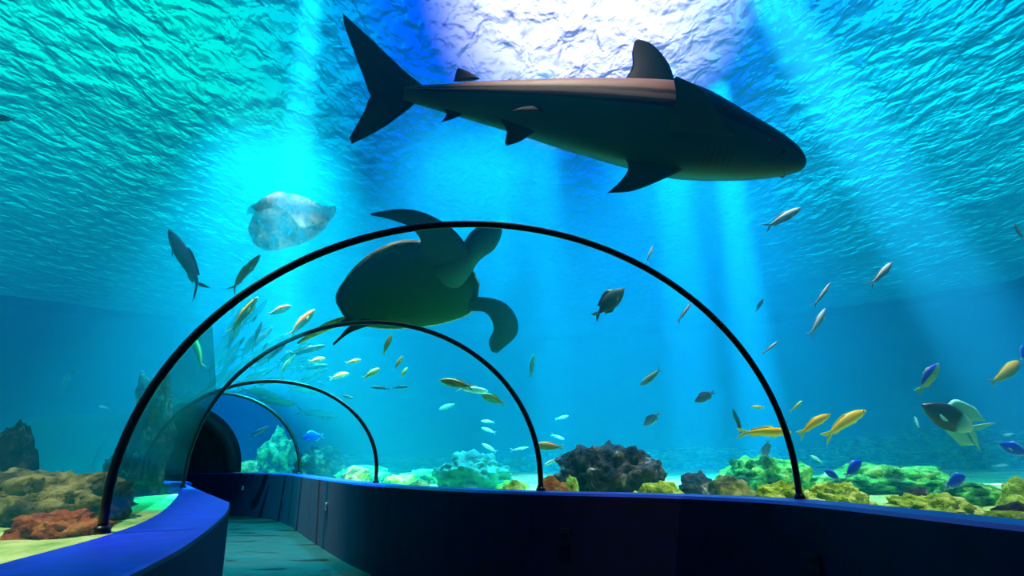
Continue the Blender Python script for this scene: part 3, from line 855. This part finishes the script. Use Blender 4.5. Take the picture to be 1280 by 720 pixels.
# local coordinates: x in metres along the body, stations given from the photo outline in px
st = [(-252, 9, -1), (-230, 13, 1), (-200, 18, 2), (-155, 26, 4), (-105, 34, 5), (-55, 43, 5), (0, 51, 5), (40, 56, 5), (80, 59, 5), (110, 58, 3), (140, 53, 0), (170, 46, -3), (200, 38, -5), (225, 29, -6), (242, 20, -7), (252, 11, -8), (256, 3, -8)]
stn = interp(st, 60)
bm = bmesh.new(); rings = []
for x, r, off in stn:
    r = max(r, 1.5) * mpp; r_ = []
    flat = 1.0 if x < 100 else 1 - .15 * (x - 100) / 156
    for k in range(28):
        a = 2 * PI * k / 28; ca, sa = math.cos(a), math.sin(a)
        w = r * .93 * abs(ca) ** .92 * (1 if ca > 0 else -1)
        h = r * (1.06 if sa > 0 else .9) * flat * abs(sa) ** .95 * (1 if sa > 0 else -1)
        r_.append((x * mpp, w, h + off * mpp * .8))
    rings.append(r_)
loft(bm, rings)
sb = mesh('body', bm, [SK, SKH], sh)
at = sb.data.attributes.new('girth', 'FLOAT', 'POINT')
vals = []
for x, r, off in stn:
    for k in range(28): vals.append(math.sin(2 * PI * k / 28))
at.data.foreach_set('value', vals)
for p in sb.data.polygons:
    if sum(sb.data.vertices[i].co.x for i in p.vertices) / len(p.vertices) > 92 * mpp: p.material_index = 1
def L3(px, py, dep=0.0):
    """local shark coords of a photo point lying at distance SHD+dep"""
    p = pt(px, py, SHD + dep)
    return sh.matrix_world.inverted() @ p
def fin3(name, lead, trail, th, mat, parent, nrm=None, n=14, inv=None):
    l = [L3(*p) for p in lead]; t = [L3(*p) for p in trail]
    if nrm is None:
        nrm = (l[-1] - l[0]).cross(t[0] - l[0]).normalized()
    bm = bmesh.new(); fin(bm, l, t, th, nrm, n, 12); return mesh(name, bm, mat, parent)
# tail
bm = bmesh.new()
def L3s(l): return [L3(*p) for p in l]
fin(bm, L3s([(530, 108, .0), (505, 88, .05), (465, 50, .1), (428, 16, .15)]), L3s([(505, 128, .0), (468, 124, .05), (452, 90, .1), (431, 34, .15)]), .03, L3(500, 100, 1) - L3(500, 100, 0), 16, 12)
fin(bm, L3s([(525, 124, 0), (505, 141, 0), (475, 162, .03), (440, 180, .06)]), L3s([(500, 112, 0), (466, 118, .02), (455, 140, .04), (437, 172, .06)]), .03, L3(500, 100, 1) - L3(500, 100, 0), 14, 12)
mesh('tail_fin', bm, FN, sh)
fin3('first_dorsal_fin', [(845, 106, .22), (835, 78, .3), (815, 55, .38), (798, 49, .42)], [(778, 104, .22), (790, 84, .3), (790, 66, .38), (793, 52, .42)], .028, FN, sh)
fin3('second_dorsal_fin', [(600, 98, .1), (585, 89, .14), (574, 85, .17)], [(567, 102, .1), (569, 94, .14), (571, 87, .17)], .015, FN, sh)
fin3('anal_fin', [(582, 140, -.05), (568, 148, -.07), (551, 153, -.1)], [(550, 132, -.04), (558, 142, -.06), (553, 151, -.1)], .015, FN, sh)
fin3('pelvic_fin', [(668, 165, -.16), (650, 177, -.2), (634, 182, -.24)], [(624, 148, -.12), (633, 163, -.18), (631, 179, -.24)], .018, FN, sh)
fin3('pelvic_fin', [(682, 140, -.2), (662, 139, -.26), (640, 140, -.3)], [(668, 132, -.2), (652, 134, -.26), (641, 138, -.3)], .012, FN, sh)
fin3('pectoral_fin', [(853, 213, -.16), (820, 228, -.24), (790, 239, -.32), (760, 241, -.38)], [(782, 198, -.12), (785, 212, -.22), (774, 228, -.32), (762, 239, -.38)], .03, BF, sh)
fin3('pectoral_fin', [(925, 172, -.25), (900, 143, -.36), (878, 112, -.42), (846, 95, -.46)], [(826, 172, -.28), (838, 145, -.36), (845, 120, -.42), (842, 99, -.46)], .04, BF, sh)
# mouth: dark crescent groove under the snout, gill slits, eyes
M_mouth = simple('mouth_dark', (.008, .01, .01), .6)
bm = bmesh.new()
def on_belly(xp, a):
    x, r, off = min(stn, key=lambda q: abs(q[0] - xp)); r *= mpp
    flat = 1.0 if x < 100 else 1 - .15 * (x - 100) / 156
    ca, sa = math.cos(a), math.sin(a)
    return Vector((xp * mpp, r * .93 * abs(ca) ** .92 * (1 if ca > 0 else -1), r * (1.06 if sa > 0 else .9) * flat * abs(sa) ** .95 * (1 if sa > 0 else -1) + off * mpp * .8))
arc = []
for i in range(15):
    t = (i - 7) / 7
    arc.append(on_belly(232 - 16 * t * t, -PI / 2 + t * 1.15) * 1.0)
tube(bm, arc, [.003 + .006 * (1 - abs(i - 7) / 7) for i in range(15)], 8)
mesh('mouth', bm, M_mouth, sh)
for sg in (1, -1):
    for k in range(5):
        bm = bmesh.new()
        P = [on_belly(118 + 8 * k, -PI / 2 + sg * (.85 + .11 * j)) for j in range(6)]
        tube(bm, P, [.001, .003, .004, .004, .003, .001], 6)
        mesh('gill_slit', bm, M_mouth, sh)
    bm = bmesh.new(); e = on_belly(214, 0.15 if sg > 0 else PI - .15); sphere(bm, e, (.018, .01, .018)); mesh('eye', bm, M_eye, sh)
tag(sh, 'large brown-backed shark with a belly shaded dark green gliding above the tunnel', 'shark')

# ------------------------------------------------------------------ sea turtle
TD = 7.4
def T3(px, py, dep=0.0): return pt(px, py, TD + dep)
tu = empty('sea_turtle', T3(508, 358))
a_f = (RT * math.cos(math.radians(24)) + UP * math.sin(math.radians(24)))
# shell normal: carapace away from the viewer and up
tz = (FW * .74 + UP * .66 - RT * .12); tz = (tz - a_f * tz.dot(a_f)).normalized()
tx = a_f; ty = tz.cross(tx).normalized()
tm = Matrix(((tx.x, ty.x, tz.x, 0), (tx.y, ty.y, tz.y, 0), (tx.z, ty.z, tz.z, 0), (0, 0, 0, 1)))
tu.matrix_world = Matrix.Translation(T3(508, 358)) @ tm
TI = tu.matrix_world.inverted()
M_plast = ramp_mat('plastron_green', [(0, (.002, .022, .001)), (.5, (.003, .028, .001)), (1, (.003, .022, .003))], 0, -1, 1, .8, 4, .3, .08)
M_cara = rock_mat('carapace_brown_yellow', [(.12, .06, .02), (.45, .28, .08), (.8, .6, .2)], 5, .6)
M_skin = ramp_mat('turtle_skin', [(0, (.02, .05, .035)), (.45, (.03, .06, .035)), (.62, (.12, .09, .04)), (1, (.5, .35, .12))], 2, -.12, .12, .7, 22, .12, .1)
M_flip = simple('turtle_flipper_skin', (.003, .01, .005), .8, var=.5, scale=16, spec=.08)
M_rear = simple('turtle_rear_flipper_lit', (.6, .42, .06), .55, var=.35, scale=12)  # bright yellow paints this flipper as lit; the others stay dark
# shell outline in local plane from photo points (projected on the shell plane)
def to_plane(px, py, z=0.0):
    """intersect the pixel ray with the shell plane at local height z"""
    d = (pt(px, py, 1) - EYE); n = tz; o = tu.matrix_world @ Vector((0, 0, z))
    t = (o - EYE).dot(n) / d.dot(n)
    return TI @ (EYE + d * t)
ol = [(598, 356), (590, 388), (560, 402), (520, 409), (475, 410), (440, 402), (426, 386), (421, 370), (432, 350), (455, 328), (485, 312), (520, 305), (560, 316), (585, 330)]
OP = [to_plane(*p) for p in ol]
cx_ = sum((p.x for p in OP)) / len(OP); cy_ = sum((p.y for p in OP)) / len(OP)
OPc = interp(OP + [OP[0]], 57)[:-1]
def shell(name, height, mat, inset=1.0, power=2.2):
    bm = bmesh.new(); rings = []
    for k in range(10):
        u = k / 9 * .999
        rr = (1 - u) ; zz = height * (1 - rr ** power) if True else 0
        rings.append([(cx_ + (p[0] - cx_) * rr * inset, cy_ + (p[1] - cy_) * rr * inset, zz) for p in OPc])
    rings.append([(cx_ + (p[0] - cx_) * .0005, cy_ + (p[1] - cy_) * .0005, height) for p in OPc])
    # rim lip
    loft(bm, rings, True)
    return mesh(name, bm, mat, tu)
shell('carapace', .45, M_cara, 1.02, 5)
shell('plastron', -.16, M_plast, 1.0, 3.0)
def flip(name, lead, trail, th, mat):
    l = [to_plane(*p) for p in lead]; t = [to_plane(*p) for p in trail]
    nr = (l[-1] - l[0]).cross(t[len(t) // 2] - l[0]).normalized()
    bm = bmesh.new(); fin(bm, l, t, th, nr, 20, 12); return mesh(name, bm, mat, tu)
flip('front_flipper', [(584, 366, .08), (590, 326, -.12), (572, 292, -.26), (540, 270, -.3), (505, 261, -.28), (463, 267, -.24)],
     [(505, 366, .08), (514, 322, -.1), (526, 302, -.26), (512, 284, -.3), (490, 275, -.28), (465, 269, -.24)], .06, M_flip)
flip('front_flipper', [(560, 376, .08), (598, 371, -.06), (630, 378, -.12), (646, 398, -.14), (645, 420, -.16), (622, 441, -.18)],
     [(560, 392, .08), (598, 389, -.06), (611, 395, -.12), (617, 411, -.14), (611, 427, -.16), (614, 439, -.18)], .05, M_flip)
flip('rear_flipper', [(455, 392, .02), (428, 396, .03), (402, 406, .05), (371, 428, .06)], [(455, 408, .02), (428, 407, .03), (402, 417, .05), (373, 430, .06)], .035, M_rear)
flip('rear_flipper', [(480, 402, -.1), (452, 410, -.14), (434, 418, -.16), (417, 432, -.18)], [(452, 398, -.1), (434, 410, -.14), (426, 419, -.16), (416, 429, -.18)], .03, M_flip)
# neck and head, one surface
bm = bmesh.new()
hp = [((548, 352, -.02), .30, .10), ((562, 340, -.04), .26, .12), ((574, 330, -.05), .21, .12), ((584, 320, -.06), .165, .12), ((592, 312, -.06), .16, .13), ((601, 303, -.06), .185, .15), ((609, 297, -.05), .18, .14), ((617, 292, -.04), .13, .11), ((623, 289, -.05), .075, .07), ((627, 288, -.07), .02, .02)]
cs = interp([tuple(to_plane(*p[0])) for p in hp], 30); rs = interp([(p[1], p[2]) for p in hp], 30)
rings = []
for i, (cc, r) in enumerate(zip(cs, rs)):
    cc = Vector(cc); t = Vector(cs[min(i + 1, 29)]) - Vector(cs[max(i - 1, 0)]); t.normalize()
    u = t.cross(Vector((0, 0, 1))).normalized(); v = u.cross(t)
    rings.append([cc + u * (r[0] * math.cos(2 * PI * k / 18)) + v * (r[1] * math.sin(2 * PI * k / 18)) for k in range(18)])
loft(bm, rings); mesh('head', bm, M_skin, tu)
for sg in (1, -1):
    bm = bmesh.new(); c0 = Vector(cs[22]); t = (Vector(cs[23]) - Vector(cs[21])).normalized(); u = t.cross(Vector((0, 0, 1))).normalized()
    sphere(bm, c0 + u * sg * rs[22][0] * .9 + Vector((0, 0, .02)), .03); mesh('eye', bm, M_eye, tu)
bm = bmesh.new()
tube(bm, [to_plane(442, 398, 0), to_plane(430, 402, .0), to_plane(421, 408, .0)], [.05, .03, .008], 10); mesh('tail', bm, M_flip, tu)
tag(tu, 'sea turtle with dark green underside and yellow-brown shell rim, flippers spread', 'turtle')

# ------------------------------------------------------------------ pale ray-like fish at the upper left (big translucent, ragged fins)
RD = 8.2
ry = empty('big_pale_fish', pt(362, 280, RD))
def ghost_mat(name, c0, c1):
    m = bpy.data.materials.new(name); m.use_nodes = True; nt = m.node_tree
    for n in list(nt.nodes): nt.nodes.remove(n)
    o = nt.nodes.new('ShaderNodeOutputMaterial'); tc = nt.nodes.new('ShaderNodeTexCoord'); n = nt.nodes.new('ShaderNodeTexNoise')
    n.inputs['Scale'].default_value = 7; n.inputs['Detail'].default_value = 5; nt.links.new(tc.outputs['Object'], n.inputs['Vector'])
    r = nt.nodes.new('ShaderNodeValToRGB'); e = r.color_ramp.elements; e[0].position = .42; e[1].position = .6
    e[0].color = (*c0, 1); e[1].color = (*c1, 1); nt.links.new(n.outputs['Fac'], r.inputs['Fac'])
    tr = nt.nodes.new('ShaderNodeBsdfTransparent'); di = nt.nodes.new('ShaderNodeBsdfDiffuse'); tl = nt.nodes.new('ShaderNodeBsdfTranslucent')
    nt.links.new(r.outputs['Color'], di.inputs['Color']); nt.links.new(r.outputs['Color'], tl.inputs['Color'])
    m1 = nt.nodes.new('ShaderNodeMixShader'); m1.inputs[0].default_value = .7; nt.links.new(di.outputs[0], m1.inputs[1]); nt.links.new(tl.outputs[0], m1.inputs[2])
    mr = nt.nodes.new('ShaderNodeMapRange'); mr.inputs['From Min'].default_value = .35; mr.inputs['From Max'].default_value = .65; mr.inputs['To Min'].default_value = .35; mr.inputs['To Max'].default_value = .9
    nt.links.new(n.outputs['Fac'], mr.inputs['Value'])
    m2 = nt.nodes.new('ShaderNodeMixShader'); nt.links.new(mr.outputs[0], m2.inputs[0]); nt.links.new(tr.outputs[0], m2.inputs[1]); nt.links.new(m1.outputs[0], m2.inputs[2]); nt.links.new(m2.outputs[0], o.inputs['Surface'])
    return m
M_ghost = ghost_mat('pale_teal_skin', (.2, .6, .55), (.95, 1, .95)); M_ghost2 = ghost_mat('pale_teal_disc', (.08, .35, .3), (.6, .95, .85))
def RP(px, py, dd=0.0): return pt(px, py, RD + dd) - ry.location
# main body disc
bm = bmesh.new()
P = [(311, 285), (318, 268), (335, 259), (352, 258), (368, 268), (374, 284), (368, 301), (350, 312), (332, 313), (316, 303)]
OC = interp([tuple(RP(*p)) for p in P + [P[0]]], 41)[:-1]; cc = sum((Vector(p) for p in OC), Vector()) / len(OC)
rings = []
for k in range(13):
    u = (k - 6) / 6 * .995; rr = math.sqrt(1 - u * u)
    rings.append([cc + (Vector(p) - cc) * (rr * (1 + .05 * noise.noise(Vector(p) * 9))) + FW * (u * .16) for p in OC])
loft(bm, rings); mesh('body', bm, M_ghost2, ry)
# long head/back towards the right
def blob(name, stations, mat, k=16, flat=.45):
    bm = bmesh.new(); rings = []
    S_ = interp(stations, 30)
    for i, (x, y, r) in enumerate(S_):
        a = S_[min(i + 1, 29)] - S_[max(i - 1, 0)]
        tdir = (RT * a[0] + UP * -a[1]).normalized(); n_ = FW.cross(tdir).normalized()
        c0 = RP(x, y); rad = max(r, .6) / F * RD
        rings.append([c0 + n_ * (rad * math.cos(2 * PI * j / k) * (1 + .22 * noise.noise(Vector((i * .35, j * .8, 2))))) + FW * (rad * flat * math.sin(2 * PI * j / k)) for j in range(k)])
    loft(bm, rings); return mesh(name, bm, mat, ry)
blob('back', [(318, 262, 3), (335, 253, 9), (360, 256, 15), (382, 266, 19), (400, 268, 12), (413, 264, 7), (419, 258, 2)], M_ghost)
blob('lower_fin', [(345, 306, 2), (362, 302, 7), (380, 291, 11), (398, 280, 10), (412, 272, 3)], M_ghost, flat=.25)
blob('front_fin', [(308, 268, 1), (315, 262, 5), (328, 258, 6), (342, 252, 4)], M_ghost2, flat=.3)
tag(ry, 'big pale translucent fish with a round disc and ragged fins', 'fish')

# ------------------------------------------------------------------ tall reef stack behind the left flank, seen at the tunnel's narrow end
st_specs = [(180, 604, 8.6, 40, 125, M_darkr, 71), (232, 594, 20, 34, 105, M_darkr, 72), (148, 614, 7.3, 30, 55, M_darkr, 73)]
labs = ['tall dark reef stack just outside the left flank, nearest the portal', 'tall dark reef stack rising right behind the tunnel portal', 'lower dark reef stack seen through the reflecting left pane']
for (px, py, d, w, h, mat, sd), lb in zip(st_specs, labs):
    while d < 12 and dist_poly(pt(px, py, d).x, pt(px, py, d).y, cor) < w / F * d * .9: d -= .1
    b = pt(px, py, d); zt = pt(px, py - h, d).z
    hz = (zt - BED) / 2 * 1.02
    o = mesh('reef_stack', rock_bm((0, 0, 0), (w / F * d * .55, w / F * d * .5, hz), sd, 5, .45, 1.8, .2), mat); o.location = (b.x, b.y, BED + hz * .9)
    tag(o, lb, 'rock')

# ------------------------------------------------------------------ small plaques on the parapet face
M_pl = simple('plaque_white', (.5, .55, .6), .4)
M_pl2 = simple('plaque_dark', (.012, .02, .04), .4)
def nearest_front(px, py):
    best = None
    for i in range(len(front) - 1):
        for s in (0, .25, .5, .75):
            p = front[i].lerp(front[i + 1], s)
            v = p + Vector((0, 0, .6)) - EYE; dd = v.dot(FW)
            if dd < .3: continue
            sx = 640 + v.dot(RT) / dd * F
            if best is None or abs(sx - px) < best[0]: best = (abs(sx - px), p, (front[i + 1] - front[i]).normalized())
    _, p, t = best
    dirv = pt(px, py, 1) - EYE
    k = (Vector((p.x, p.y, 0)) - Vector((EYE.x, EYE.y, 0))).length / Vector((dirv.x, dirv.y, 0)).length
    return Vector((p.x, p.y, EYE.z + dirv.z * k)), t
for px, py, w, h, mt, lb in ((304, 610, .05, .09, M_pl, 'tiny pale plaque on the parapet face nearest the tunnel end'), (355, 624, .05, .09, M_pl2, 'dim small plaque on the parapet face between the two pale ones'),
                             (409, 633, .07, .1, M_pl, 'small bright plaque on the parapet face below the fourth hoop'), (709, 671, .09, .13, M_pl2, 'dim square plaque on the parapet face below the second hoop foot'),
                             (1022, 703, .1, .1, M_pl2, 'faint square plaque on the parapet face under the widest hoop foot')):
    p, t = nearest_front(px, py); n_ = Vector((-t.y, t.x, 0))
    rt = empty('wall_plaque', p + n_ * .012); rt.rotation_euler = (0, 0, math.atan2(t.y, t.x))
    bm = bmesh.new(); bmesh.ops.create_cube(bm, size=1, matrix=Matrix.Diagonal((w, .016, h, 1)))
    bmesh.ops.bevel(bm, geom=bm.edges[:], offset=.004, segments=1)
    mesh('plate', bm, mt, rt, smooth=False)
    bm = bmesh.new()
    bmesh.ops.create_cube(bm, size=1, matrix=Matrix.Translation((0, .01, h * .12)) @ Matrix.Diagonal((w * .6, .008, h * .25, 1)))
    mesh('inset', bm, M_hoop, rt, smooth=False)
    tag(rt, lb, 'plaque', 'plaques on the parapet face')

# ------------------------------------------------------------------ light
w = bpy.data.worlds.new('world'); S.world = w; w.use_nodes = True; nt = w.node_tree
for n_ in list(nt.nodes): nt.nodes.remove(n_)
out = nt.nodes.new('ShaderNodeOutputWorld'); bg = nt.nodes.new('ShaderNodeBackground')
tc = nt.nodes.new('ShaderNodeTexCoord')
def dirdot(d, power):
    vm = nt.nodes.new('ShaderNodeVectorMath'); vm.operation = 'DOT_PRODUCT'; vm.inputs[1].default_value = Vector(d).normalized()
    nt.links.new(tc.outputs['Generated'], vm.inputs[0])
    return vm.outputs['Value']
def blob_col(px, py, lo, hi, col, strength):
    """a coloured glow put into the world background towards one direction"""
    d = dirdot(pt(px, py, 1) - EYE, 1)
    mr = nt.nodes.new('ShaderNodeMapRange'); mr.interpolation_type = 'SMOOTHSTEP'
    mr.inputs['From Min'].default_value = math.cos(math.radians(lo)); mr.inputs['From Max'].default_value = math.cos(math.radians(hi))
    mr.inputs['To Max'].default_value = strength
    nt.links.new(d, mr.inputs['Value'])
    vm = nt.nodes.new('ShaderNodeVectorMath'); vm.operation = 'SCALE'; vm.inputs[0].default_value = col
    nt.links.new(mr.outputs[0], vm.inputs['Scale'])
    return vm.outputs['Vector']
cols = [blob_col(735, -25, 15, 1, (1, .82, 1), 3.2), blob_col(820, -40, 40, 8, (.0, .07, .95), 1.4), blob_col(20, 90, 30, 4, (.0, 1.0, .5), 1.6), blob_col(1220, 230, 20, 3, (.0, 1.0, .45), 1.8)]  # white patch overhead, plus blue and green glows added to tint the surface
base = nt.nodes.new('ShaderNodeVectorMath'); base.operation = 'ADD'; base.inputs[0].default_value = (.0, .05, .2)
nt.links.new(cols[0], base.inputs[1]); acc = base.outputs[0]
for c0 in cols[1:]:
    a_ = nt.nodes.new('ShaderNodeVectorMath'); a_.operation = 'ADD'
    nt.links.new(acc, a_.inputs[0]); nt.links.new(c0, a_.inputs[1]); acc = a_.outputs[0]
nt.links.new(acc, bg.inputs['Color']); bg.inputs['Strength'].default_value = 1.0; nt.links.new(bg.outputs[0], out.inputs['Surface'])

def spot(p, tgt, ang, power, col, blend=.6):  # makes both the overhead shafts and the added fill lights
    L = bpy.data.lights.new('shaft_and_fill_spot', 'SPOT'); L.energy = power; L.color = col; L.spot_size = math.radians(ang); L.spot_blend = blend; L.shadow_soft_size = 0
    o = bpy.data.objects.new('shaft_and_fill_spot', L); C.objects.link(o)
    p = Vector(p); o.location = p
    t = Vector(tgt) - p; o.rotation_euler = t.to_track_quat('-Z', 'Y').to_euler()
    return o
LZ = 13.0
def down(px, d, ang, power, col, blend=.6, z=LZ):
    v = pt(px, 400, 1) - EYE; k = d / v.y
    return spot((v.x * k, d, z), (v.x * k, d, 0), ang, power, col, blend)
CY = (.05, .8, 1.0); TE = (.02, 1.0, .75)
# narrow shafts of lamps hung over the water
down(352, 6.2, 3.4, 400000, (.45, 1, .95), .9)
down(625, 8.5, 2.6, 150000, CY, .9)
down(690, 8, 4, 170000, CY, .9)
down(858, 8, 5, 330000, (.1, .75, 1), .9)
down(935, 8.5, 4.4, 620000, (.1, .8, 1), .9)
down(250, 11, 5, 60000, TE, .9)
p0 = pt(940, -120, 6.5); spot(p0 + Vector((-1.6, 0, 3.2)), pt(1090, 200, 7.5), 9, 260000, (.9, .85, 1), .8)
# broad washes of fill light added to make the water glow
down(330, 10.5, 52, 62000, (.02, 1, .85), 1, 10.5)
down(600, 10.5, 58, 33000, (.02, .82, 1), 1, 10.5)
down(860, 10, 52, 40000, (.02, .68, 1), 1, 10.5)
down(325, 18, 30, 60000, (.03, .45, 1), 1)
down(-100, 9, 50, 4000, (.02, .9, .8), 1)
down(1400, 9, 50, 4000, (.02, .8, .9), 1)
spot((-2.6, 6.4, 12), pt(362, 280, 8.2), 7, 12000, (.8, 1, .95), .8)  # fill spot added to brighten the big pale fish
# warm fill spot added to bring out the shark's brown back
spot((.45, 2.9, 12), (.45, 3.75, 3.4), 13, 6000, (1, .72, .5), .8)
# fill spots added to brighten the reef strip, left ledge, school and turtle
spot((3.4, 5, 11), (3.4, 7, .8), 46, 9500, (.95, .95, .62), .8)
spot((0, 8, 11), (-.5, 11, .8), 50, 5500, (.9, 1, .6), .8)
spot((-5, 1.5, 10), (-3.3, 3.6, .95), 34, 7500, (1, .9, .6), .8)
spot((-4.6, 8.2, 12), (-3.7, 9.4, 3), 22, 26000, (1, .7, .28), .8)
spot((-1.8, 9.5, 12), (-1.3, 7.4, 3.6), 14, 8000, (1, .8, .45), .8)

S.view_settings.view_transform = 'Standard'; S.view_settings.look = 'None'; S.view_settings.gamma = 1; S.view_settings.use_curve_mapping = False
S.view_settings.exposure = 0
cy = S.cycles
cy.max_bounces = 10; cy.diffuse_bounces = 3; cy.glossy_bounces = 3; cy.transmission_bounces = 4; cy.transparent_max_bounces = 24; cy.volume_bounces = 1
cy.use_denoising = True; cy.sample_clamp_indirect = 4; cy.caustics_reflective = False; cy.caustics_refractive = False
